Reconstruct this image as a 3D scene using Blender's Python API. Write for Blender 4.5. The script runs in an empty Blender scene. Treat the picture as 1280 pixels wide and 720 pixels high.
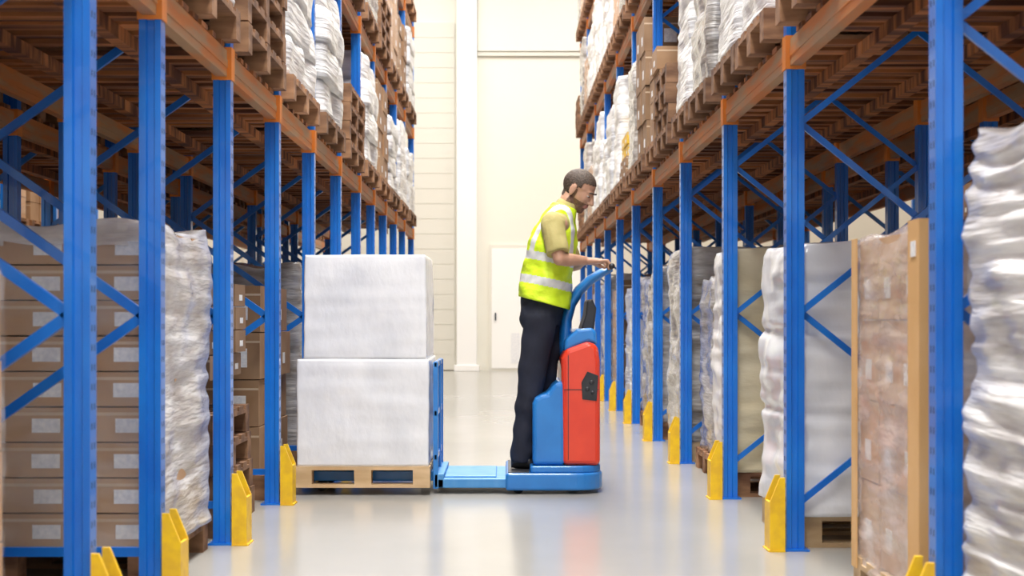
import bpy, math, random
from mathutils import Vector, Matrix, noise
random.seed(7)
sc = bpy.context.scene
try:
    sc.view_settings.view_transform = 'Standard'
    sc.view_settings.look = 'None'
except Exception: pass
F = 1760.0; CH = 1.04; U0 = 631; V0 = 398
def W(u, v, Y):
    s = F / Y
    return Vector(((u - U0) / s, Y, CH + (V0 - v) / s))

# ------------------------------------------------------------------ materials
def mat(name, c1, c2=None, rough=0.5, metal=0.0, scale=(4, 4, 4), bump=0.0, bscale=None, lo=0.35, hi=0.65,
        rnd=0.0, coat=0.0, detail=4.0, trans=None, spec=0.5):
    m = bpy.data.materials.new(name); m.use_nodes = True
    nt = m.node_tree; N = nt.nodes; L = nt.links
    b = N['Principled BSDF']; out = N['Material Output']
    b.inputs['Roughness'].default_value = rough
    b.inputs['Metallic'].default_value = metal
    b.inputs['Specular IOR Level'].default_value = spec
    if coat: b.inputs['Coat Weight'].default_value = coat
    tc = N.new('ShaderNodeTexCoord'); mp = N.new('ShaderNodeMapping')
    mp.inputs['Scale'].default_value = scale
    L.new(tc.outputs['Object'], mp.inputs['Vector'])
    nz = N.new('ShaderNodeTexNoise'); nz.inputs['Scale'].default_value = 1.0; nz.inputs['Detail'].default_value = detail
    L.new(mp.outputs[0], nz.inputs['Vector'])
    cr = N.new('ShaderNodeValToRGB')
    cr.color_ramp.elements[0].position = lo; cr.color_ramp.elements[1].position = hi
    c2 = c2 or c1
    cr.color_ramp.elements[0].color = (*c1, 1); cr.color_ramp.elements[1].color = (*c2, 1)
    L.new(nz.outputs['Fac'], cr.inputs['Fac'])
    col = cr.outputs['Color']
    if rnd:
        oi = N.new('ShaderNodeObjectInfo'); hs = N.new('ShaderNodeHueSaturation')
        mr = N.new('ShaderNodeMapRange'); mr.inputs['To Min'].default_value = 1 - rnd; mr.inputs['To Max'].default_value = 1 + rnd * 0.4
        L.new(oi.outputs['Random'], mr.inputs['Value']); L.new(mr.outputs[0], hs.inputs['Value'])
        L.new(col, hs.inputs['Color']); col = hs.outputs['Color']
    L.new(col, b.inputs['Base Color'])
    if bump:
        mp2 = N.new('ShaderNodeMapping'); mp2.inputs['Scale'].default_value = bscale or scale
        L.new(tc.outputs['Object'], mp2.inputs['Vector'])
        n2 = N.new('ShaderNodeTexNoise'); n2.inputs['Scale'].default_value = 1.0; n2.inputs['Detail'].default_value = 5
        L.new(mp2.outputs[0], n2.inputs['Vector'])
        bp = N.new('ShaderNodeBump'); bp.inputs['Strength'].default_value = bump; bp.inputs['Distance'].default_value = 0.02
        L.new(n2.outputs['Fac'], bp.inputs['Height']); L.new(bp.outputs[0], b.inputs['Normal'])
    if trans:
        tr = N.new('ShaderNodeBsdfTransparent'); mx = N.new('ShaderNodeMixShader')
        n3 = N.new('ShaderNodeTexNoise'); n3.inputs['Scale'].default_value = 1.0; n3.inputs['Detail'].default_value = 5
        mp3 = N.new('ShaderNodeMapping'); mp3.inputs['Scale'].default_value = (3, 3, 9)
        L.new(tc.outputs['Object'], mp3.inputs['Vector']); L.new(mp3.outputs[0], n3.inputs['Vector'])
        mr3 = N.new('ShaderNodeMapRange'); mr3.inputs['From Min'].default_value = 0.35; mr3.inputs['From Max'].default_value = 0.7
        mr3.inputs['To Min'].default_value = trans[0]; mr3.inputs['To Max'].default_value = trans[1]
        L.new(n3.outputs['Fac'], mr3.inputs['Value']); L.new(mr3.outputs[0], mx.inputs['Fac'])
        L.new(tr.outputs[0], mx.inputs[1]); L.new(b.outputs[0], mx.inputs[2]); L.new(mx.outputs[0], out.inputs['Surface'])
    return m

M_blue = mat('rack_blue', (0.004, 0.13, 0.56), (0.008, 0.18, 0.66), rough=0.30, scale=(6, 6, 3), coat=0.3)
M_orange = mat('rack_orange', (0.74, 0.22, 0.02), (0.62, 0.20, 0.04), rough=0.5, scale=(8, 8, 8))
M_beam = mat('weathered_orange_beam', (0.58, 0.19, 0.04), (0.42, 0.25, 0.13), rough=0.55, scale=(8, 2.2, 16), lo=0.4, hi=0.6, bump=0.1)
M_yellow = mat('guard_yellow', (0.88, 0.56, 0.01), (0.75, 0.44, 0.02), rough=0.45, scale=(20, 20, 20), bump=0.1)
M_dark = mat('slot_dark', (0.01, 0.015, 0.03), rough=0.8)
M_deck = mat('deck_wood', (0.10, 0.03, 0.012), (0.50, 0.19, 0.06), rough=0.6, scale=(1.0, 14, 3), lo=0.40, hi=0.62, bump=0.2)
M_pal = mat('pallet_wood', (0.50, 0.33, 0.17), (0.68, 0.49, 0.29), rough=0.7, scale=(3, 9, 12), bump=0.2, rnd=0.25)
M_pald = mat('old_pallet_wood', (0.13, 0.055, 0.025), (0.38, 0.20, 0.10), rough=0.8, scale=(3, 9, 12), bump=0.3, rnd=0.35)
M_card = mat('cardboard', (0.52, 0.31, 0.17), (0.60, 0.385, 0.23), rough=0.75, scale=(3, 3, 3), rnd=0.2)
M_cardl = mat('corner_board', (0.62, 0.36, 0.14), (0.68, 0.42, 0.19), rough=0.7, scale=(5, 5, 3))
M_cardd = mat('dark_cardboard', (0.26, 0.14, 0.065), (0.38, 0.23, 0.125), rough=0.75, scale=(3, 3, 3), rnd=0.3)
M_tape = mat('packing_tape', (0.62, 0.47, 0.32), rough=0.3)
M_label = mat('paper_label', (0.88, 0.88, 0.88), (0.7, 0.72, 0.76), rough=0.5, scale=(60, 60, 60))
M_wrap = mat('white_stretch_wrap', (0.54, 0.53, 0.54), (0.88, 0.88, 0.88), rough=0.28, scale=(3, 3, 12), bump=0.8, bscale=(4, 4, 40), lo=0.3, hi=0.6, rnd=0.15, coat=0.3)
M_wrapn = mat('pleated_stretch_wrap', (0.44, 0.41, 0.40), (0.82, 0.81, 0.80), rough=0.28, scale=(2.5, 2.5, 16), bump=1.0, bscale=(3, 3, 45), lo=0.36, hi=0.6, coat=0.4)
M_wrap2 = mat('smooth_white_wrap', (0.70, 0.71, 0.75), (0.84, 0.84, 0.86), rough=0.22, scale=(4, 4, 3), bump=0.4, bscale=(7, 7, 4), lo=0.3, hi=0.7, coat=0.4)
M_grey = mat('grey_stretch_wrap', (0.26, 0.23, 0.20), (0.60, 0.58, 0.56), rough=0.25, scale=(4, 4, 14), bump=0.7, bscale=(6, 6, 40), lo=0.35, hi=0.65, rnd=0.2, coat=0.4)
M_cream = mat('cream_wrap', (0.64, 0.54, 0.34), (0.72, 0.64, 0.46), rough=0.35, scale=(3, 3, 4), bump=0.4, bscale=(5, 5, 12))
M_film = mat('clear_film', (0.88, 0.88, 0.88), rough=0.2, bump=0.7, bscale=(6, 6, 18), trans=(0.02, 0.26), coat=0.3)
M_filmd = mat('layered_film', (0.86, 0.85, 0.85), (0.62, 0.58, 0.55), rough=0.22, scale=(3, 3, 14), bump=0.9, bscale=(5, 5, 32), trans=(0.60, 1.0), coat=0.3)
M_filmp = mat('pinkish_film', (0.78, 0.62, 0.54), (0.84, 0.74, 0.69), rough=0.2, scale=(3, 3, 8), bump=0.8, bscale=(7, 7, 20), trans=(0.28, 0.72), coat=0.4)

# ------------------------------------------------------------------ mesh builder
class MB:
    def __init__(s): s.v = []; s.f = []; s.m = []; s.s = []
    def add(s, vs, fs, m=0, sm=False):
        o = len(s.v); s.v += [tuple(v) for v in vs]
        for f in fs:
            s.f.append([i + o for i in f]); s.m.append(m); s.s.append(sm)
    def box(s, x0, x1, y0, y1, z0, z1, m=0):
        if x0 > x1: x0, x1 = x1, x0
        if y0 > y1: y0, y1 = y1, y0
        vs = [(x0, y0, z0), (x1, y0, z0), (x1, y1, z0), (x0, y1, z0), (x0, y0, z1), (x1, y0, z1), (x1, y1, z1), (x0, y1, z1)]
        s.add(vs, [(0, 3, 2, 1), (4, 5, 6, 7), (0, 1, 5, 4), (1, 2, 6, 5), (2, 3, 7, 6), (3, 0, 4, 7)], m)
    def bar(s, p, q, w, t, m=0, tdir=(0, 1, 0)):
        p = Vector(p); q = Vector(q); d = (q - p).normalized(); t3 = Vector(tdir); a = d.cross(t3).normalized() * w / 2; b = t3.normalized() * t / 2
        vs = [p - a - b, p + a - b, p + a + b, p - a + b, q - a - b, q + a - b, q + a + b, q - a + b]
        s.add(vs, [(0, 3, 2, 1), (4, 5, 6, 7), (0, 1, 5, 4), (1, 2, 6, 5), (2, 3, 7, 6), (3, 0, 4, 7)], m)
    def prism_z(s, prof, z0, z1, m=0):
        n = len(prof); vs = [(x, y, z0) for x, y in prof] + [(x, y, z1) for x, y in prof]
        s.add(vs, [[i, (i + 1) % n, (i + 1) % n + n, i + n] for i in range(n)] + [list(range(n))[::-1], list(range(n, 2 * n))], m)
    def prism_y(s, prof, y0, y1, m=0):
        n = len(prof); vs = [(x, y0, z) for x, z in prof] + [(x, y1, z) for x, z in prof]
        s.add(vs, [[i, i + n, (i + 1) % n + n, (i + 1) % n] for i in range(n)] + [list(range(n)), list(range(n, 2 * n))[::-1]], m)
    def loft(s, secs, m=0, n=20, sm=True):
        vs = []; fs = []
        for c, u, v in secs:
            c = Vector(c); u = Vector(u); v = Vector(v)
            for i in range(n):
                a = 2 * math.pi * i / n
                vs.append(c + u * math.cos(a) + v * math.sin(a))
        k = len(secs)
        for j in range(k - 1):
            for i in range(n):
                fs.append([j * n + i, j * n + (i + 1) % n, (j + 1) * n + (i + 1) % n, (j + 1) * n + i])
        fs.append(list(range(n))[::-1]); fs.append([(k - 1) * n + i for i in range(n)])
        s.add(vs, fs, m, sm)
    def tube(s, pts, rad, m=0, n=14, flat=None):
        pts = [Vector(p) for p in pts]
        if not hasattr(rad, '__len__'): rad = [rad] * len(pts)
        secs = []; ref = None
        for i, p in enumerate(pts):
            d = (pts[min(i + 1, len(pts) - 1)] - pts[max(i - 1, 0)]).normalized()
            if ref is None:
                ref = Vector((0, 1, 0)) if abs(d.y) < 0.8 else Vector((1, 0, 0))
            v = (ref - d * ref.dot(d)).normalized(); u = v.cross(d); ref = v
            r = rad[i]
            secs.append((p, u * r, v * (r if flat is None else flat)))
        s.loft(secs, m, n)
    def ball(s, c, r, m=0, M=None, nu=20, nv=12):
        if not hasattr(r, '__len__'): r = (r, r, r)
        vs = []; fs = []
        for j in range(1, nv):
            t = math.pi * j / nv
            for i in range(nu):
                a = 2 * math.pi * i / nu
                vs.append(Vector((c[0] + r[0] * math.sin(t) * math.cos(a), c[1] + r[1] * math.sin(t) * math.sin(a), c[2] + r[2] * math.cos(t))))
        top = len(vs); vs.append(Vector((c[0], c[1], c[2] + r[2]))); vs.append(Vector((c[0], c[1], c[2] - r[2])))
        for j in range(nv - 2):
            for i in range(nu):
                fs.append([j * nu + i, (j + 1) * nu + i, (j + 1) * nu + (i + 1) % nu, j * nu + (i + 1) % nu])
        for i in range(nu):
            fs.append([top, i, (i + 1) % nu]); fs.append([top + 1, (nv - 2) * nu + (i + 1) % nu, (nv - 2) * nu + i])
        if M is not None: vs = [M @ v for v in vs]
        s.add(vs, fs, m, True)
    def chain(s, pts, rad, m=0, M=None):
        pts = [Vector(p) for p in pts]
        if M is not None: pts = [M @ p for p in pts]
        for i, p in enumerate(pts): s.ball(p, rad[i], m)
        for i in range(len(pts) - 1):
            s.tube([pts[i], pts[i + 1]], [rad[i], rad[i + 1]], m)
    def wrap(s, x0, x1, y0, y1, z0, z1, m=0, seed=0, A=0.02, B=0.008, rad=0.05, tiers=(), step=0.035, taper=0.0, mfn=None, topA=0.02, zf=16, soft=0.02):
        cx, cy = (x0 + x1) / 2, (y0 + y1) / 2; hx, hy = (x1 - x0) / 2, (y1 - y0) / 2
        prof = []
        def line(a, b):
            n = max(2, int((Vector(b) - Vector(a)).length / step))
            for i in range(n): prof.append(tuple(Vector(a).lerp(Vector(b), i / n)))
        r = rad
        cs = [(hx - r, -hy + r, -90), (hx - r, hy - r, 0), (-hx + r, hy - r, 90), (-hx + r, -hy + r, 180)]
        for k in range(4):
            ox, oy, a0 = cs[k]
            for i in range(4):
                a = math.radians(a0 + 90 * i / 4); prof.append((ox + r * math.cos(a), oy + r * math.sin(a)))
            a = math.radians(a0 + 90); e = (ox + r * math.cos(a), oy + r * math.sin(a))
            nx, ny, na = cs[(k + 1) % 4]; b = math.radians(na); line(e, (nx + r * math.cos(b), ny + r * math.sin(b)))
        n = len(prof); nz = max(4, int((z1 - z0) / step * 1.3)); off = Vector((seed * 7.3, seed * 3.1, seed * 5.7))
        vs = []; fs = []; rows = []
        for j in range(nz + 1): rows.append((z0 + (z1 - z0) * j / nz, 1.0))
        for kk in (0.93, 0.8, 0.6, 0.35, 0.12): rows.append((z1, kk))
        for j, (z, k) in enumerate(rows):
            for (px, py) in prof:
                p = Vector((cx + px * k, cy + py * k, z)); rel = (z - z0) / (z1 - z0)
                d = A * noise.noise(Vector((p.x * 2.2, p.y * 2.2, z * 2.6)) + off) + A * 0.5 * noise.noise(Vector((p.x * 6, p.y * 6, z * 6)) + off) \
                    + B * noise.noise(Vector((p.x * 2.0, p.y * 2.0, z * zf)) + off * 2)
                for t in tiers:
                    d -= 0.022 * math.exp(-((z - t) / 0.02) ** 2)
                edge = math.exp(-((z1 - z) / 0.03) ** 2) * soft
                o = Vector((px / hx, py / hy, 0)).normalized() if k == 1.0 else Vector((0, 0, 0))
                q = p + o * (d - edge - taper * rel)
                if k < 1.0:
                    q.x = cx + (px * (1 - 0.03 * soft / .02 - taper * rel / hx)) * k; q.y = cy + (py * (1 - 0.03 * soft / .02 - taper * rel / hy)) * k
                q.z += (topA * noise.noise(Vector((q.x * 4, q.y * 4, 0.5)) + off)) * (min(1, max(0, (rel - 0.8) * 5)))
                vs.append(q)
        R = len(rows)
        for j in range(R - 1):
            for i in range(n):
                fs.append([j * n + i, j * n + (i + 1) % n, (j + 1) * n + (i + 1) % n, (j + 1) * n + i])
        fs.append([(R - 1) * n + i for i in range(n)]); fs.append(list(range(n))[::-1])
        if mfn:
            o = len(s.v); s.v += [tuple(v) for v in vs]
            for f in fs:
                c = sum((vs[i] for i in f), Vector()) / len(f)
                s.f.append([i + o for i in f]); s.m.append(mfn(c)); s.s.append(True)
        else: s.add(vs, fs, m, True)
    def pallet(s, x0, x1, y0, y1, z, m=0):
        lx = x1 - x0; ly = y1 - y0
        for yy in (y0, (y0 + y1) / 2 - .05, y1 - .1):
            s.box(x0, x1, yy, yy + .1, z, z + .02, m)
            for xx in (x0, (x0 + x1) / 2 - .06, x1 - .12): s.box(xx, xx + .12, yy, yy + .1, z + .02, z + .1, m)
        for xx in (x0, (x0 + x1) / 2 - .06, x1 - .12): s.box(xx, xx + .12, y0, y1, z + .1, z + .12, m)
        n = max(5, int(ly / .155))
        for i in range(n):
            w = .11; yy = y0 + (ly - w) * i / (n - 1); s.box(x0, x1, yy, yy + w, z + .12, z + .142, m)
    def mesh(s, name, mats):
        me = bpy.data.meshes.new(name); me.from_pydata(s.v, [], s.f)
        for m in mats: me.materials.append(m)
        me.polygons.foreach_set('material_index', s.m); me.polygons.foreach_set('use_smooth', s.s); me.update()
        return me
    def obj(s, name, mats, parent=None, bevel=0, loc=(0, 0, 0), seg=2):
        return place(s.mesh(name, mats), name, loc, parent, bevel, seg)
def place(me, name, loc=(0, 0, 0), parent=None, bevel=0, seg=2):
    o = bpy.data.objects.new(name, me); sc.collection.objects.link(o); o.location = loc
    if parent: o.parent = parent
    if bevel:
        b = o.modifiers.new('bevel', 'BEVEL'); b.width = bevel; b.segments = seg; b.limit_method = 'ANGLE'; b.angle_limit = math.radians(40)
    return o
def empty(name, loc=(0, 0, 0)):
    e = bpy.data.objects.new(name, None); sc.collection.objects.link(e); e.location = loc; return e

# ------------------------------------------------------------------ room
M_floor = mat('epoxy_floor', (0.33, 0.32, 0.295), (0.39, 0.375, 0.345), rough=0.19, scale=(0.8, 0.5, 1), bump=0.03, bscale=(2, 2, 2), spec=0.45)
M_wall = mat('cream_wall', (0.80, 0.78, 0.69), (0.83, 0.81, 0.72), rough=0.7, scale=(0.3, 0.3, 0.3))
M_wall2 = mat('shutter_cream', (0.70, 0.685, 0.61), (0.74, 0.725, 0.65), rough=0.6, scale=(0.3, 0.3, 0.3))
M_swall = mat('side_wall_paint', (0.16, 0.13, 0.10), (0.20, 0.16, 0.12), rough=0.8, scale=(0.5, 0.5, 0.5))
M_white = mat('white_paint', (0.90, 0.90, 0.88), rough=0.5)
M_ceil = mat('ceiling_paint', (0.5, 0.5, 0.5), rough=0.8)
BW = 28.0
b = MB(); b.box(-9.5, 9.5, -3, BW, -0.1, 0); b.obj('floor', [M_floor])
b = MB(); b.box(-9.5, 9.5, BW, BW + .2, 0, 9); b.obj('wall_back', [M_wall])
b = MB(); b.box(-9.7, -9.5, -3, BW, 0, 9); b.obj('wall_left', [M_swall])
b = MB(); b.box(9.5, 9.7, -3, BW, 0, 9); b.obj('wall_right', [M_swall])
b = MB(); b.box(-9.7, 9.7, -3, BW + .2, 9, 9.1); b.obj('ceiling', [M_ceil])
b = MB()
z = 0.02
while z < 6.9:
    b.box(-5.2, -1.0, BW - .05, BW - .003, z, z + .29); b.box(-5.2, -1.0, BW - .04, BW - .003, z + .29, z + .3); z += .3
b.obj('door_1', [M_wall2])
b = MB(); b.box(-.95, -.55, BW - .30, BW - .003, 0, 8.99); b.box(-1.0, -.5, BW - .33, BW - .003, 0, .12); b.obj('wall_pillar', [M_white], bevel=.01)  # white pillar standing out from the back wall, with its base
b = MB(); b.box(-.54, 9.4, BW - .07, BW - .003, 6.25, 6.33)
b.obj('trim_1', [M_wall2])
b = MB(); b.box(-.54, 9.4, BW - .10, BW - .003, 6.34, 8.98); b.obj('trim_2', [M_wall])
b = MB(); b.box(-.32, 1.6, BW - .05, BW - .003, .0, 2.5, 1); b.box(-.26, 1.54, BW - .065, BW - .05, .05, 2.43, 0)
b.box(-.2, -.17, BW - .10, BW - .065, 1.0, 1.15, 2); b.box(.12, .3, BW - .07, BW - .064, .15, .75, 3); b.obj('door_2', [M_white, M_wall2, M_dark, M_label])
b = MB(); b.box(-9.4, -5.3, BW - .03, BW - .003, 0, .12); b.box(1.7, 9.4, BW - .03, BW - .003, 0, .12); b.obj('baseboard_back', [M_swall])

# ------------------------------------------------------------------ racks
def upright_prof(cx, cy, sg):
    P = [(-.040, -.034), (-.018, -.034), (-.014, -.024), (.010, -.024), (.014, -.034), (.040, -.034), (.040, .034), (.014, .034), (.010, .024), (-.014, .024), (-.018, .034), (-.040, .034)]
    return [(cx + x * sg, cy + y) for x, y in P][::(1 if sg > 0 else -1)]
def rack(xf, xb, ys, levels, top, nodes, guards=True, planks=True, detail=True, cross=True):
    b = MB(); sg = 1 if xb > xf else -1
    for y in ys:
        for x in (xf, xb):
            b.prism_z(upright_prof(x, y, sg), 0.0, top, 0)
            b.box(x - .06, x + .06, y - .055, y + .055, 0.0, .008, 0)
            for lz in levels:
                b.box(x - .046, x + .046, y - .039, y + .039, lz - .075, lz + .075, 1)
        if detail:
            z = .1
            while z < 3.4:
                if all(abs(z - l) > .14 for l in levels):
                    b.box(xf - sg * .0403, xf - sg * .039, y - .018, y - .010, z, z + .02, 3)
                    b.box(xf - sg * .0403, xf - sg * .039, y + .010, y + .018, z, z + .02, 3)
                z += .06
        xi, xo = xf + sg * .03, xb - sg * .03
        for i in range(len(nodes) - 1):
            if cross:
                b.bar((xi, y - .012, nodes[i]), (xo, y - .012, nodes[i + 1]), .028, .014, 0)
                b.bar((xi, y + .012, nodes[i + 1]), (xo, y + .012, nodes[i]), .028, .014, 0)
            elif i % 2 == 0: b.bar((xo, y, nodes[i]), (xi, y, nodes[i + 1]), .036, .024, 0)
            else: b.bar((xi, y, nodes[i]), (xo, y, nodes[i + 1]), .036, .024, 0)
        if not cross: b.bar((xi, y, nodes[0] - .10), (xo, y, nodes[0] - .10), .034, .02, 0)
        if guards:
            x0 = xf - sg * .120; x1 = xf - sg * .052
            prof = [(x0, .0), (x1, .0), (x1, .33), (x0 + sg * .045, .33), (x0, .22)]
            if sg < 0: prof = prof[::-1]
            b.prism_y(prof, y - .065, y - .052, 2)
            b.prism_y(prof, y + .052, y + .065, 2)
            b.box(x0, x0 + sg * .012, y - .052, y + .052, 0, .22, 2)
            b.box(x0 - sg * .008, x1, y - .07, y + .07, 0, .008, 2)
    for lz in levels:
        for i in range(len(ys) - 1):
            y0, y1 = ys[i] + .036, ys[i + 1] - .036
            for x in (xf, xb):
                b.box(x - .025, x + .025, y0, y1, lz - .06, lz + .06, 5)
                b.box(x - .029, x + .029, y0, y1, lz - .02, lz + .015, 5)
            if planks:
                y = y0 + .05
                while y < y1 - .12:
                    w = random.choice([.07, .1, .12]); b.box(xf - sg * .03, xb + sg * .03, y, y + w, lz + .061, lz + .083, 4)
                    y += w + random.uniform(.05, .15)
                for xx in (.3, .75):
                    xc = xf + sg * xx * abs(xb - xf); b.box(xc - .03, xc + .03, y0 - .03, y1 + .03, lz + .0, lz + .06, 4)
    return b.obj('pallet_rack', [M_blue, M_orange, M_yellow, M_dark, M_deck, M_beam])
YR = [2.2, 4.15, 6.33, 8.14, 10.12, 11.98, 13.95, 15.9, 17.8, 19.7, 21.6, 23.5]
YL = [1.6, 3.0, 4.31, 5.19, 6.5, 7.89, 9.34, 10.84, 12.3, 13.65, 15.0, 16.4, 17.8, 19.5]
NR = [.22, 1.07, 1.92, 2.75, 3.6, 4.45, 5.3, 6.1, 6.9]
NL = [.28, 1.05, 1.82, 2.60, 3.37, 4.15, 4.9, 5.7, 6.5]
LR = [2.23, 3.95, 5.55]; LL = [2.21, 3.60, 5.0]
rack(1.30, 2.42, YR, LR, 7.0, NR)
rack(-1.30, -2.45, YL, LL, 7.0, NL, cross=False)
YB = [2.0 + 2.0 * i for i in range(11)]
rack(2.75, 3.85, YB, LR[:2], 5.2, NR[:7], guards=False, detail=False, cross=False)
rack(-2.80, -3.9, YB, [2.15, 3.7], 5.2, NL[:7], guards=False, detail=False, cross=False)
rack(6.4, 7.5, YB, LR[:2], 5.2, NR[:7], guards=False, detail=False)
rack(-6.4, -7.5, YB, [2.15, 3.7], 5.2, NL[:7], guards=False, detail=False)

# ------------------------------------------------------------------ loads
def boxes(b, x0, x1, y0, y1, z0, z1, nx, ny, nz, m, mt, ml, aisle=0, jit=.006):
    wx, wy, wz = (x1 - x0) / nx, (y1 - y0) / ny, (z1 - z0) / nz
    for k in range(nz):
        for i in range(nx):
            for j in range(ny):
                if 0 < i < nx - 1 and 0 < j < ny - 1 and k < nz - 1: continue
                a = random.uniform(-jit, jit); c = random.uniform(-jit, jit)
                X0, X1 = x0 + i * wx + .004 + a, x0 + (i + 1) * wx - .004 + a
                Y0, Y1 = y0 + j * wy + .004 + c, y0 + (j + 1) * wy - .004 + c
                Z0, Z1 = z0 + k * wz + .004, z0 + (k + 1) * wz - .002
                b.box(X0, X1, Y0, Y1, Z0, Z1, m)
                if j == 0:
                    b.box(X0, X1, Y0 - .001, Y0, (Z0 + Z1) / 2 - .006 + wz * .3, (Z0 + Z1) / 2 + .006 + wz * .3, mt)
                    xl = X0 + wx * .45; b.box(xl, xl + min(.11, wx * .4), Y0 - .002, Y0, Z0 + wz * .25, Z0 + wz * .65, ml)
                if aisle:
                    xs = X1 if aisle > 0 else X0
                    if (aisle > 0 and i == nx - 1) or (aisle < 0 and i == 0):
                        b.box(xs, xs + .002 * aisle, Y0 + wy * .4, Y0 + wy * .4 + .08, Z0 + wz * .25, Z0 + wz * .5, ml)
MATS = [M_pal, M_pald, M_wrap, M_wrap2, M_grey, M_cream, M_film, M_filmd, M_filmp, M_card, M_cardd, M_tape, M_label, M_blue, M_yellow, M_cardl, M_wrapn]
PAL, PALD, WR, WR2, GR, CR, FI, FID, FIP, CA, CAD, TA, LA, BL, YE, CL, WN = range(17)
def load(kind, lx, ly, h, seed, side):
    b = MB(); x0, x1, y0, y1 = -lx / 2, lx / 2, -ly / 2, ly / 2
    b.pallet(x0, x1, y0, y1, 0, PALD if kind != 'clean' else PAL); e = .02; z0 = .143
    if kind in ('white', 'clean'):
        b.wrap(x0 + e, x1 - e, y0 + e, y1 - e, z0, h, WR, seed, A=.03, B=.02, rad=.06, tiers=[z0 + (h - z0) * .5], step=.04, taper=.02, topA=.08, zf=20)
    elif kind == 'bulge':
        hh = (h - z0) / 4
        for i in range(4):
            o = random.uniform(-.02, .02)
            b.wrap(x0 + e + o, x1 - e + o, y0 + e, y1 - e, z0 + i * hh * .99, z0 + (i + 1) * hh, WR, seed + i, A=.04, B=.0, rad=.09, step=.05, topA=.02)
    elif kind == 'grey':
        b.wrap(x0 + e, x1 - e, y0 + e, y1 - e, z0, h, GR, seed, A=.03, B=.02, rad=.05, step=.04, topA=.06, zf=20)
    elif kind == 'box':
        boxes(b, x0 + .03, x1 - .03, y0 + .03, y1 - .03, z0, h - .02, 3, 2, 4, CA, TA, LA, side)
        b.wrap(x0 + e, x1 - e, y0 + e, y1 - e, z0 + .05, h, FI, seed, A=.01, B=.008, rad=.03, step=.06)
    elif kind == 'brown':
        boxes(b, x0 + .03, x1 - .03, y0 + .03, y1 - .03, z0, h - .02, 3, 2, 4, CAD, TA, LA, side, jit=.015)
    elif kind == 'stack':
        z = .15
        while z + .142 < h:
            o = random.uniform(-.015, .015); b.pallet(x0 + o, x1 + o, y0, y1, z, PALD); z += .146
    elif kind == 'yellow':
        boxes(b, x0 + .03, x1 - .03, y0 + .03, y1 - .03, z0, h * .6, 2, 2, 2, CAD, TA, LA, side)
        boxes(b, x0 + .05, x1 - .05, y0 + .05, y1 - .05, h * .6, h, 3, 2, 2, YE, TA, LA, side)
    return b
NAMES = {'white': 'wrapped_pallet_load', 'clean': 'wrapped_pallet_load', 'bulge': 'sack_pallet_load', 'grey': 'grey_wrapped_pallet_load', 'box': 'cardboard_box_pallet_load',
         'brown': 'cardboard_box_pallet_load', 'stack': 'wooden_pallet_stack', 'yellow': 'mixed_carton_pallet_load'}
cache = {}
def put(kind, lx, ly, h, x, y, z, seed=0, side=-1):
    key = (kind, lx, ly, h, seed, side)
    if key not in cache: cache[key] = load(kind, lx, ly, h, seed, side).mesh(NAMES[kind], MATS)
    return place(cache[key], NAMES[kind], (x, y, z))
kr = ['white', 'grey', 'box', 'white', 'brown', 'white', 'stack', 'white', 'box', 'grey', 'white', 'brown']
c = 0
for li, lz in enumerate(LR):
    zz = lz + .084
    for i in range(1, len(YR) - 1):
        a0, a1 = YR[i], YR[i + 1]
        for q in (.27, .73):
            k = kr[(c * 5 + li * 3) % len(kr)]; c += 1
            if li == 0 and i < 4: k = ('white', 'white', 'grey')[c % 3]
            h = (1.35, 1.15, .9)[c % 3]
            if li == 0 and i == 6 and q < .5: k = 'yellow'; h = .6
            if k == 'stack': h = .6
            put(k, 1.2, .8, h, 1.78, a0 + (a1 - a0) * q, zz, c % 2, -1)
kl = ['bulge', 'white', 'box', 'white', 'grey', 'brown', 'white', 'stack']
c = 0
for li, lz in enumerate(LL):
    zz = lz + .084
    for i in range(2, len(YL) - 1):
        a0, a1 = YL[i], YL[i + 1]; ly = .75 if a1 - a0 < 1.2 else 1.15
        k = kl[(c * 3 + li) % len(kl)]; c += 1
        h = (1.12, .95)[c % 2]
        if i == 4 and li == 0: k = 'stack'
        if i in (5, 6, 8) and li == 0: k = 'bulge'; h = 1.12
        if k == 'stack': h = .6
        put(k, 1.15, ly, h, -1.78, (a0 + a1) / 2, zz, c % 2, 1)
kb = ['brown', 'box', 'grey', 'stack', 'brown', 'brown', 'grey', 'box']
for sx, lv in ((1, [0] + [l + .084 for l in LR[:2]]), (-1, [0, 2.234, 3.784])):
    for xc in (3.3, 6.95):
        c = 0
        for lz in lv:
            for i in range(len(YB) - 1):
                for q in (.27, .73):
                    c += 1
                    if xc > 6 and (c % 4 == 0): continue
                    put(kb[(c * 3 + int(lz)) % 8], 1.1, .8, (1.15, 1.3)[c % 2], sx * (xc if sx > 0 or xc > 6 else 3.35), YB[i] + 2.0 * q, lz, c % 2, -1)

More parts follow.
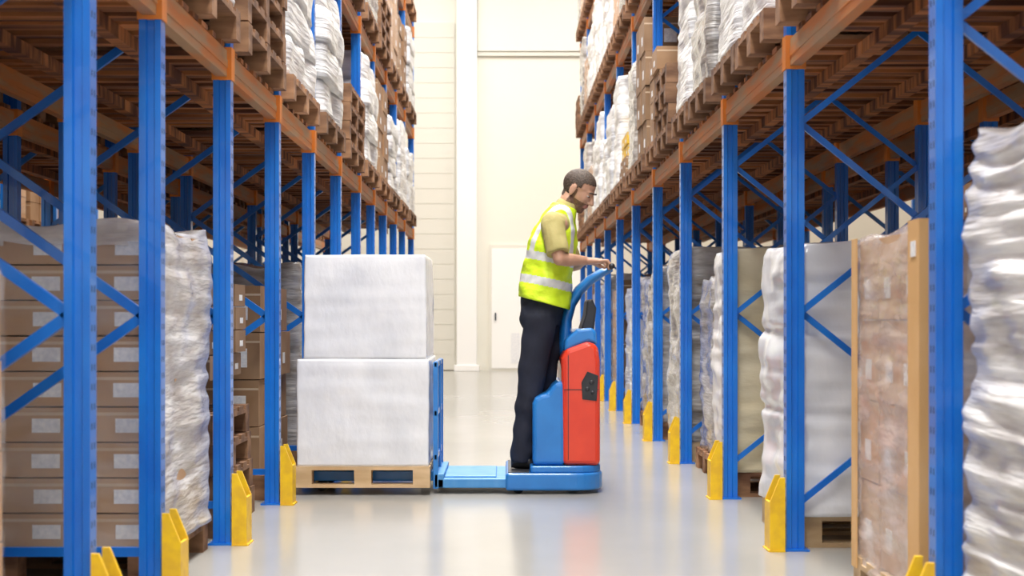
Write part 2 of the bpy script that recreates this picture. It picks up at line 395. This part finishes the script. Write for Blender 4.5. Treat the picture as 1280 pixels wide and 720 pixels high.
def ground(name, fn):
    b = MB(); fn(b); return b.obj(name, MATS)
def R0(b):
    b.pallet(1.33, 2.3, 3.1, 4.03, 0, PALD)
    b.wrap(1.31, 2.3, 3.1, 4.05, .12, 1.57, WN, 3, A=.030, B=.030, rad=.06, step=.014, taper=.02, topA=.06, zf=26)
ground('wrapped_pallet_load', R0)
def R1(b):
    b.pallet(1.33, 2.3, 4.5, 5.37, 0, PAL)
    boxes(b, 1.345, 2.28, 4.54, 5.33, .143, 1.33, 3, 3, 4, CA, TA, LA, -1)
    b.box(1.322, 1.328, 4.500, 4.62, .1, 1.36, CL); b.box(1.322, 1.42, 4.494, 4.500, .1, 1.36, CL)
    b.box(1.322, 1.328, 5.30, 5.37, .1, 1.34, CL)
    b.wrap(1.334, 2.29, 4.52, 5.35, .10, 1.345, FIP, 5, A=.010, B=.012, rad=.02, step=.03)
    b.box(1.319, 1.322, 4.53, 4.58, 1.24, 1.29, LA)
ground('cardboard_box_pallet_load', R1)
def R2(b):
    b.pallet(1.32, 2.3, 6.39, 7.22, 0, PAL)
    b.wrap(1.31, 2.3, 6.38, 7.2, .143, 1.39, WR2, 8, A=.035, B=.018, rad=.07, tiers=[.60, .98], step=.025, topA=.02)
ground('wrapped_pallet_load', R2)
def R3(b):
    b.pallet(1.31, 2.3, 8.2, 8.83, 0, PALD)
    b.wrap(1.30, 2.3, 8.2, 8.83, .143, 1.45, WR2, 11, A=.025, B=.02, rad=.04, step=.025, mfn=lambda c: CR if c.y < 8.26 else WR2)
ground('wrapped_pallet_load', R3)
def R4(b):
    b.pallet(1.31, 2.3, 10.2, 11.2, 0, PAL); b.wrap(1.30, 2.3, 10.2, 11.2, .143, 1.56, GR, 13, A=.03, B=.02, rad=.05, step=.03)
ground('grey_wrapped_pallet_load', R4)
seq = [('grey', 1.5), ('white', 1.45), ('brown', 1.5), ('grey', 1.6), ('white', 1.5), ('box', 1.6)]
for i, a0 in enumerate(YR[5:-1]):
    k, h = seq[i % 6]; put(k, 1.0, .8, h, 1.82, a0 + .5, 0, 3); put(seq[(i + 3) % 6][0], 1.0, .8, h - .1, 1.82, a0 + 1.38, 0, 3)
put('grey', 1.0, .75, 1.3, 1.84, 9.5, 0, 4)

def L0(b):
    b.pallet(-2.55, -1.34, 5.45, 6.35, 0, PALD)
    boxes(b, -2.62, -1.345, 5.47, 6.33, .143, 1.385, 4, 3, 9, CA, TA, LA, 1)
    b.wrap(-2.65, -1.33, 5.45, 6.36, .13, 1.41, FI, 2, A=.02, B=.02, rad=.03, step=.025, topA=.04, mfn=lambda c: FID if (c.x > -1.40 or c.z > 1.33) else FI)
ground('cardboard_box_pallet_load', L0)
def L1(b):
    for k in range(4): b.pallet(-2.5 + .02 * (k % 2), -1.35 - .01 * k, 6.65, 7.6, .146 * k, PALD)
    boxes(b, -2.45, -1.40, 6.68, 7.55, .74, 1.22, 4, 3, 4, CAD, TA, LA, 1, jit=.015)
ground('cardboard_box_pallet_load', L1)
put('brown', 1.1, 1.1, 1.25, -1.92, 8.6, 0, 5, 1)
seq = [('grey', 1.4), ('brown', 1.3), ('white', 1.5), ('brown', 1.45)]
for i, a0 in enumerate(YL[6:-1]):
    k, h = seq[i % 4]; put(k, 1.1, 1.15, h, -1.92, a0 + (YL[7 + i] - a0) / 2, 0, 6, 1)
put('box', 1.1, .8, 1.2, -1.95, 3.65, 0, 6, 1)

# ------------------------------------------------------------------ load carried by the truck
b = MB()
PY0, PY1 = 8.27, 9.17
z = .045
for yy in (PY0, (PY0 + PY1) / 2 - .05, PY1 - .1):
    b.box(-1.235, -.44, yy, yy + .1, z, z + .018, 0)
    for xx in (-1.235, -.885, -.54): b.box(xx, xx + .1, yy, yy + .1, z + .018, z + .085, 0)
for xx in (-1.235, -.885, -.54): b.box(xx, xx + .1, PY0, PY1, z + .085, z + .103, 0)
for i in range(6):
    yy = PY0 + (PY1 - PY0 - .11) * i / 5; b.box(-1.235, -.44, yy, yy + .11, z + .103, z + .123, 0)
b.wrap(-1.225, -.445, PY0 + .01, PY1 - .01, .169, .800, 1, 21, A=.008, B=.003, rad=.012, step=.02, topA=.003, soft=.006)
b.wrap(-1.185, -.462, PY0 + .02, PY1 - .02, .801, 1.415, 1, 27, A=.008, B=.003, rad=.012, step=.02, topA=.003, soft=.006)
b.obj('boxed_goods_pallet', [M_pal, M_wrap2, M_wrap])

# ------------------------------------------------------------------ pallet truck
M_tblue = mat('truck_blue', (0.01, 0.16, 0.50), (0.015, 0.20, 0.58), rough=0.35, scale=(5, 5, 5), coat=.4)
M_tdeck = mat('truck_deck_blue', (0.06, 0.26, 0.58), (0.10, 0.31, 0.62), rough=0.4, scale=(12, 12, 3))
M_red = mat('truck_red', (0.66, 0.035, 0.010), (0.74, 0.05, 0.015), rough=0.35, scale=(5, 5, 5), coat=.4)
M_blk = mat('black_plastic', (0.015, 0.016, 0.02), (0.03, 0.03, 0.035), rough=0.45, scale=(9, 9, 9))
truck = empty('electric_pallet_truck', (0, 0, 0))
TY0, TY1 = 8.31, 9.09
def T(name, fn, mats, bevel=.012, seg=3):
    b = MB(); fn(b); return b.obj(name, mats, truck, bevel, seg=seg)
def rrect(x0, x1, y0, y1, rs, n=6):
    P = []
    for (cx, cy, sx, sy, a0), r in zip(((x0, y0, 1, 1, 180), (x1, y0, -1, 1, 270), (x1, y1, -1, -1, 0), (x0, y1, 1, -1, 90)), rs):
        for i in range(n + 1):
            a = math.radians(a0 + 90 * i / n); P.append((cx + sx * r + r * math.cos(a), cy + sy * r + r * math.sin(a)))
    return P
T('base_skirt', lambda b: b.prism_z(rrect(.005, .585, TY0, TY1, (.02, .16, .16, .02)), .022, .125), [M_tblue], .015)
T('base_step', lambda b: b.prism_z(rrect(.15, .575, TY0 + .02, TY1 - .02, (.02, .15, .15, .02)), .124, .165), [M_tblue], .01)
T('foot_mat', lambda b: b.box(.02, .145, TY0 + .03, TY1 - .03, .124, .130), [M_blk], .002)
T('link_deck', lambda b: (b.box(-.40, .01, TY0 + .03, TY1 - .03, .035, .09), b.box(-.36, -.05, TY0 + .10, TY1 - .10, .088, .100), b.box(-.42, -.36, TY0 + .03, TY1 - .03, .035, .12)), [M_tdeck], .006)
def forks(b):
    for y in (8.44, 8.86):
        b.box(-1.2, -.40, y, y + .14, .066, .125); b.box(-1.22, -1.15, y + .02, y + .12, .02, .07)
T('forks', forks, [M_tblue], .004)
def backrest(b):
    for y in (TY0 + .03, 8.72, TY1 - .07): b.box(-.425, -.395, y, y + .04, .03, .78)
    for z in (.2, .46, .75): b.box(-.420, -.400, TY0 + .03, TY1 - .03, z, z + .035)
T('load_backrest', backrest, [M_tblue], .004)
hous = [(.165, .165), (.36, .165), (.36, .66), (.33, .665), (.295, .655), (.275, .625), (.255, .595), (.215, .585), (.18, .565), (.165, .53)]
T('battery_housing', lambda b: b.prism_y(hous[::-1], TY0 + .06, TY1 - .06), [M_tblue], .025)
T('red_motor_cover', lambda b: b.prism_y([(.345, .165), (.567, .165), (.567, .78), (.555, .875), (.50, .905), (.36, .855), (.335, .8)][::-1], TY0 + .05, TY1 - .05), [M_red], .03)
T('cover_seam', lambda b: (b.box(.352, .560, TY0 + .047, TY0 + .052, .615, .619), b.box(.375, .379, TY0 + .047, TY0 + .052, .2, .82)), [M_blk], 0)
T('control_panel', lambda b: b.prism_y([(.46, .56), (.545, .55), (.555, .70), (.49, .725), (.455, .66)][::-1], TY0 + .044, TY0 + .052), [M_blk], .002)
def panel(b):
    for (x, z, r) in ((.49, .62, .014), (.52, .60, .011), (.515, .66, .014)):
        b.ball((x, TY0 + .043, z), (r, .006, r))
T('panel_buttons', panel, [M_blk], 0)
T('top_hood', lambda b: b.prism_y([(.355, .84), (.50, .90), (.553, .88), (.55, .96), (.52, .985), (.43, .975), (.36, .91)][::-1], TY0 + .10, TY1 - .10), [M_tblue], .02)
T('display', lambda b: b.prism_y([(.46, .97), (.54, .97), (.555, 1.10), (.53, 1.16), (.50, 1.15), (.49, 1.06)][::-1], 8.52, 8.88), [M_blk], .012)
def tiller(b):
    P = [W(u, v, 8.68) for u, v in ((710, 462), (706, 430), (707, 400), (713, 380), (724, 363), (738, 350), (752, 341), (764, 336))]
    b.tube(P, [.042, .041, .039, .036, .033, .030, .027, .02], flat=.085, n=20)
T('tiller_arm', tiller, [M_tblue], 0)
GX = W(762, 334, 8.62)
def grip(b):
    b.tube([(GX.x, 8.42, GX.z), (GX.x, 8.50, GX.z), (GX.x, 8.68, GX.z), (GX.x, 8.82, GX.z), (GX.x, 8.90, GX.z)], [.017, .019, .02, .019, .017])
T('grip_bar', grip, [M_blk], 0)
def wheels(b):
    for x, y in ((.08, TY0 + .06), (.08, TY1 - .1), (.42, 8.68)):
        b.tube([(x, y, .035), (x, y + .05, .035)], [.035, .035], n=20)
    for y in (8.47, 8.89): b.tube([(-1.1, y, .035), (-1.1, y + .08, .035)], [.033, .033], n=20)
T('wheels', wheels, [M_blk], 0)

# ------------------------------------------------------------------ worker
man = empty('warehouse_worker', (0, 0, 0))
YM = 8.62
M_skin = mat('skin', (0.48, 0.26, 0.17), (0.54, 0.31, 0.21), rough=0.5, scale=(14, 14, 14))
M_hair = mat('hair', (0.04, 0.026, 0.018), (0.10, 0.065, 0.045), rough=0.6, scale=(120, 120, 120), bump=.4)
M_beard = mat('beard', (0.11, 0.055, 0.034), (0.20, 0.10, 0.065), rough=0.7, scale=(150, 150, 150))
M_hiv = mat('hi_vis_fabric', (0.62, 0.86, 0.01), (0.72, 0.93, 0.03), rough=0.6, scale=(9, 9, 9), bump=.8, bscale=(7, 7, 12))
M_refl = mat('reflective_tape', (0.62, 0.63, 0.62), (0.75, 0.75, 0.73), rough=0.3, scale=(20, 20, 20))
M_shirt = mat('khaki_shirt', (0.40, 0.34, 0.12), (0.48, 0.41, 0.16), rough=0.8, scale=(9, 9, 9), bump=.6)
M_pants = mat('navy_trousers', (0.008, 0.010, 0.022), (0.014, 0.017, 0.034), rough=0.85, scale=(8, 8, 8), bump=.6, bscale=(8, 8, 5))
M_shoe = mat('black_leather', (0.012, 0.012, 0.014), rough=0.4)
M_eye = mat('eye_white', (0.45, 0.40, 0.36), rough=0.2)
M_lip = mat('lips', (0.36, 0.15, 0.12), rough=0.5)
def remesh(ob, vox, it=4, fac=.5):
    r = ob.modifiers.new('r', 'REMESH'); r.mode = 'VOXEL'; r.voxel_size = vox; r.use_smooth_shade = True
    s = ob.modifiers.new('s', 'SMOOTH'); s.iterations = it; s.factor = fac
    dg = bpy.context.evaluated_depsgraph_get(); dg.update()
    me = bpy.data.meshes.new_from_object(ob.evaluated_get(dg)); mats = [m for m in ob.data.materials]
    ob.modifiers.clear(); ob.data = me
    me.materials.clear()
    for m in mats: me.materials.append(m)
    return me
def C(u, v): return W(u, v, YM)
def sec(u, v, hd, hw, ang=.26, dy=0):
    c = C(u, v); c.y += dy
    return (c, Vector((math.cos(ang), 0, -math.sin(ang))) * hd, Vector((0, 1, 0)) * hw)
torso = [(677, 398, .125, .165, .10), (678, 380, .135, .165, .2), (681, 345, .120, .150, .26), (689, 312, .118, .165, .3), (695, 288, .110, .18, .32), (701, 270, .085, .165, .36), (706, 259, .06, .09, .4)]
SH = {-1: W(689, 282, YM) + Vector((0, -.180, 0)), 1: W(700, 281, YM) + Vector((0, .185, 0))}
WR_ = {-1: Vector((GX.x - .155, 8.50, GX.z + .035)), 1: Vector((GX.x - .15, 8.80, GX.z + .045))}
EL = {-1: W(699, 324, 8.36), 1: W(716, 332, 8.90)}
HEADC = C(723, 239)
HM = Matrix.Translation(HEADC) @ Matrix.Rotation(math.radians(-24), 4, 'Z') @ Matrix.Rotation(math.radians(33), 4, 'Y') @ Matrix.Scale(1.06, 4)
b = MB()
b.loft([sec(u, v, hd - .015, hw - .012, a) for u, v, hd, hw, a in torso], 0, 28)
nk = C(706, 264)
b.chain([nk + Vector((-.015, 0, -.02)), nk + Vector((.025, 0, .06)), HM @ Vector((-.025, 0, -.03))], [.065, .058, .058])
b.chain([C(697, 283) + Vector((0, -.15, .0)), C(697, 283) + Vector((0, .15, .0))], [.06, .06])
for sd in (-1, 1):
    s0, e0, w0 = SH[sd], EL[sd], WR_[sd]
    mid = s0.lerp(e0, .5); fm = e0.lerp(w0, .35)
    b.chain([s0, mid, e0, fm, w0], [.058, .050, .038, .041, .027])
    d = (Vector((GX.x, w0.y, GX.z + .03)) - w0); d = d.normalized(); sv = Vector((0, 1, 0)); dn = Vector((0, 0, -1))
    b.loft([(w0, dn * .022, sv * .027), (w0 + d * .03, dn * .021, sv * .036), (w0 + d * .07, dn * .019, sv * .043), (w0 + d * .10, dn * .014, sv * .042)], 0, 16)
    ln = [.9, 1.0, .95, .78] if sd < 0 else [.78, .95, 1.0, .9]
    for k in range(4):
        yk = (k - 1.5) * .0225; L_ = ln[k]
        p0 = w0 + d * .092 + sv * yk; p1 = p0 + d * .042 * L_ + Vector((0, 0, .004)); p2 = p1 + Vector((.017, 0, -.026)) * L_; p3 = p2 + Vector((-.008, 0, -.024)) * L_
        b.chain([w0 + d * .06 + sv * yk * .8, p0, p1, p2, p3], [.010, .0105, .0095, .009, .0078])
    ts = 1 if sd < 0 else -1
    t0 = w0 + d * .03 + sv * ts * .028; t1 = t0 + d * .035 + sv * ts * .020 + dn * .012; t2 = t1 + d * .032 + sv * ts * .004 + dn * .016; t3 = t2 + d * .022 - sv * ts * .004 + dn * .010
    b.chain([t0, t1, t2, t3], [.016, .0125, .0105, .009])
LEG = {-1: [(674, 400), (668, 440), (661, 488), (655, 530), (651, 572)], 1: [(683, 400), (684, 440), (677, 488), (664, 530), (657, 570)]}
LR_ = [.088, .080, .060, .056, .045]
LY = {-1: -.085, 1: .085}
for sd in (-1, 1):
    P = [C(u, v) + Vector((0, LY[sd], 0)) for u, v in LEG[sd]]
    b.chain(P, [r - .012 for r in LR_])
def hb(c, r, m=0): b.ball(c, r, m, HM)
hb((-.012, 0, .035), (.098, .076, .088)); hb((.03, 0, -.01), (.066, .064, .085)); hb((.035, 0, -.068), (.052, .050, .042)); hb((.062, 0, -.088), (.026, .026, .020))
hb((.066, 0, .032), (.026, .048, .013)); hb((.055, .03, -.018), (.03, .026, .022)); hb((.055, -.03, -.018), (.03, .026, .022)); hb((.0, 0, -.045), (.06, .058, .04))
b.chain([(.088, 0, .022), (.103, 0, -.004), (.112, 0, -.022)], [.009, .011, .013], 0, HM)
hb((.098, .012, -.026), (.011, .009, .008)); hb((.098, -.012, -.026), (.011, .009, .008))
for s_ in (-1, 1):
    hb((-.008, s_ * .078, .002), (.020, .009, .032)); hb((-.004, s_ * .080, -.022), (.010, .008, .014))
hb((.086, 0, -.047), (.014, .026, .007)); hb((.083, 0, -.059), (.014, .023, .008))
ob = b.obj('body', [M_skin, M_hair, M_beard, M_lip], man)
me = remesh(ob, .0045, 3)
inv = HM.inverted()
disp = {}
for v in me.vertices:
    p = inv @ v.co
    if abs(p.x) < .14 and abs(p.y) < .11 and abs(p.z) < .15 and p.length < .19: disp[v.index] = p
def hairfn(p):
    x, y, z = p
    if abs(y) > .0755 and z < .04 and -.03 < x < .016: return False
    if x > .03: return z > .078 - (.088 - x) * .25 and x < .085
    if x > .012: return z > .03
    if x > -.02: return z > .018
    if x > -.045: return z > -.03
    return z > -.058
def beardfn(p):
    x, y, z = p
    if z > .03 or x < -.01: return False
    if x < .02: return z < .015 and z > -.12 and abs(y) > .04 and not abs(y) > .078 or (z < -.05 and x > 0)
    if x < .05: return z < -.035
    if z > -.036: return False
    return not (abs(y) < .024 and -.064 < z < -.041 and x > .07)
for v in me.vertices:
    if v.index in disp and hairfn(disp[v.index]):
        c0 = HM @ Vector((-.01, 0, .02)); v.co += (v.co - c0).normalized() * .005
for pl in me.polygons:
    ks = [disp.get(i) for i in pl.vertices]
    if any(k is None for k in ks): pl.material_index = 0; continue
    p = sum(ks, Vector()) / len(ks)
    pl.material_index = 1 if hairfn(p) else (2 if beardfn(p) and p.z > -.125 else (3 if (abs(p.y) < .025 and -.064 < p.z < -.041 and p.x > .08) else 0))
b = MB()
for s_ in (-1, 1):
    b.ball((.0745, s_ * .029, .009), (.013, .014, .006), 0, HM); b.ball((.0860, s_ * .030, .008), (.004, .006, .005), 1, HM)
    b.chain([(.083, s_ * .045, .031), (.092, s_ * .03, .036), (.094, s_ * .012, .033)], [.004, .0055, .004], 1, HM)
b.obj('eyes_and_brows', [M_eye, M_hair], man)
b = MB()
b.loft([sec(u, v, hd - .005, hw - .004, a) for u, v, hd, hw, a in torso[1:]], 0, 28)
b.chain([nk + Vector((-.012, 0, -.015)), nk + Vector((.004, 0, .018))], [.074, .070])
for sd in (-1, 1):
    s0, e0 = SH[sd], EL[sd]; s_in = C(697, 282) + Vector((0, sd * .13, 0))
    b.chain([s_in, s0], [.07, .072])
    b.tube([s0, s0.lerp(e0, .4), s0.lerp(e0, .72), s0.lerp(e0, .84)], [.074, .072, .069, .067], n=20)
me = remesh(b.obj('shirt', [M_shirt], man), .006, 5)
for v in me.vertices:
    p = v.co.copy(); v.co.x += noise.noise(p * 13) * .007; v.co.z += noise.noise(p * 13 + Vector((5, 5, 5))) * .007
vt = [(679, 379, .168, .205, .26), (681, 362, .165, .20, .26), (684, 342, .158, .195, .27), (689, 315, .150, .198, .28), (694, 292, .138, .196, .30), (699, 276, .115, .18, .33), (703, 265, .09, .145, .36), (706, 258, .072, .095, .4)]
b = MB(); b.loft([sec(*t) for t in vt], 0, 32)
ob = b.obj('hi_vis_vest', [M_hiv, M_refl], man); me = remesh(ob, .006, 3)
ax = (C(703, 265) - C(679, 379)).normalized(); o0 = C(679, 379)
for pl in me.polygons:
    t = (pl.center - o0).dot(ax); pl.material_index = 1 if (.100 < t < .150 or .245 < t < .295) else 0
    if t > .295 and abs(abs(pl.center.y - YM) - .12) < .022: pl.material_index = 1
for v in me.vertices:
    p = v.co; n_ = noise.noise(Vector((p.x * 7, p.y * 7, p.z * 9))) * .018 + noise.noise(Vector((p.x * 14 + 3, p.y * 14, p.z * 20))) * .007
    dirv = Vector((p.x - C(688, 0).x, p.y - YM, 0)).normalized(); v.co += dirv * n_
b = MB()
b.loft([sec(676, 405, .122, .158, .08), sec(677, 392, .132, .165, .12), sec(678, 372, .130, .160, .2)], 0, 28)
for sd in (-1, 1):
    P = [C(u, v) + Vector((0, LY[sd], 0)) for u, v in LEG[sd]]
    P.append(P[-1] + Vector((-.002, 0, -.02)))
    b.chain(P[:1], [.100])
    b.tube([P[0] + Vector((0, 0, .03))] + P, [.098, .102, .092, .074, .066, .062, .060], n=24)
    b.ball(C(666, 398) + Vector((0, LY[sd] * .9, 0)), (.082, .085, .10))
ob = b.obj('trousers', [M_pants], man); me = remesh(ob, .007, 5)
for v in me.vertices:
    p = v.co.copy(); v.co.x += noise.noise(Vector((p.x * 6, p.y * 6, p.z * 11))) * .014; v.co.y += noise.noise(Vector((p.x * 6 + 9, p.y * 6, p.z * 11))) * .010
b = MB()
for sd in (-1, 1):
    a = C(*LEG[sd][-1]); y = YM + LY[sd]; zf = .130
    b.loft([((a.x - .06, y, zf + .045), (0, 0, .040), (0, .028, 0)), ((a.x - .03, y, zf + .055), (0, 0, .054), (0, .038, 0)), ((a.x + .03, y, zf + .050), (0, 0, .050), (0, .040, 0)),
            ((a.x + .055, y - .003, zf + .038), (0, 0, .038), (0, .046, 0))], 0, 20)
    b.tube([(a.x, y, zf + .05), (a.x, y, zf + .12)], [.05, .048], n=20)
    b.loft([((a.x + .03, y, zf + .045), (0, 0, .045), (0, .040, 0)), ((a.x + .07, y, zf + .032), (0, 0, .032), (0, .044, 0)), ((a.x + .105, y, zf + .024), (0, 0, .022), (0, .034, 0))], 0, 20)
remesh(b.obj('shoes', [M_shoe], man), .005, 3)

# ------------------------------------------------------------------ lights
def area(name, loc, sx, sy, e, col=(1, 1, 1)):
    l = bpy.data.lights.new(name, 'AREA'); l.shape = 'RECTANGLE'; l.size = sx; l.size_y = sy; l.energy = e; l.color = col
    o = bpy.data.objects.new(name, l); sc.collection.objects.link(o); o.location = loc; return o
for i, (y, e) in enumerate(((1, 720), (6, 720), (11, 680), (16, 480), (21, 300))):
    area('ceiling_lamp', (0, y, 8.9), 1.6, 4.0, e, (1, .98, .945))
area('ceiling_lamp', (-3, 24.5, 8.9), 5, 3, 290, (1, .98, .94)); area('ceiling_lamp', (3, 24.5, 8.9), 5, 3, 290, (1, .98, .94))
for sx in (-1, 1):
    for y in (4, 12, 20): area('warm_side_fill', (sx * 5.1, y, 8.9), 1.5, 5, 260, (1, .72, .45))  # unseen warm fill lights, added for orange glimmers under the racks
    area('warm_side_fill', (sx * 8.6, 11, 8.9), 1.2, 12, 260, (1, .68, .40))
w = bpy.data.worlds.new('world'); sc.world = w; w.use_nodes = True
w.node_tree.nodes['Background'].inputs[0].default_value = (1, .985, .96, 1); w.node_tree.nodes['Background'].inputs[1].default_value = 1.3

# ------------------------------------------------------------------ camera
cam = bpy.data.cameras.new('camera'); co = bpy.data.objects.new('camera', cam); sc.collection.objects.link(co)
co.location = (0, 0, CH); co.rotation_euler = (math.radians(90), 0, 0)
cam.sensor_width = 36; cam.lens = F / 1280 * 36; cam.shift_x = 9 / 1280; cam.shift_y = 38 / 1280
cam.dof.use_dof = True; cam.dof.focus_distance = 8.5; cam.dof.aperture_fstop = 3.2
sc.camera = co
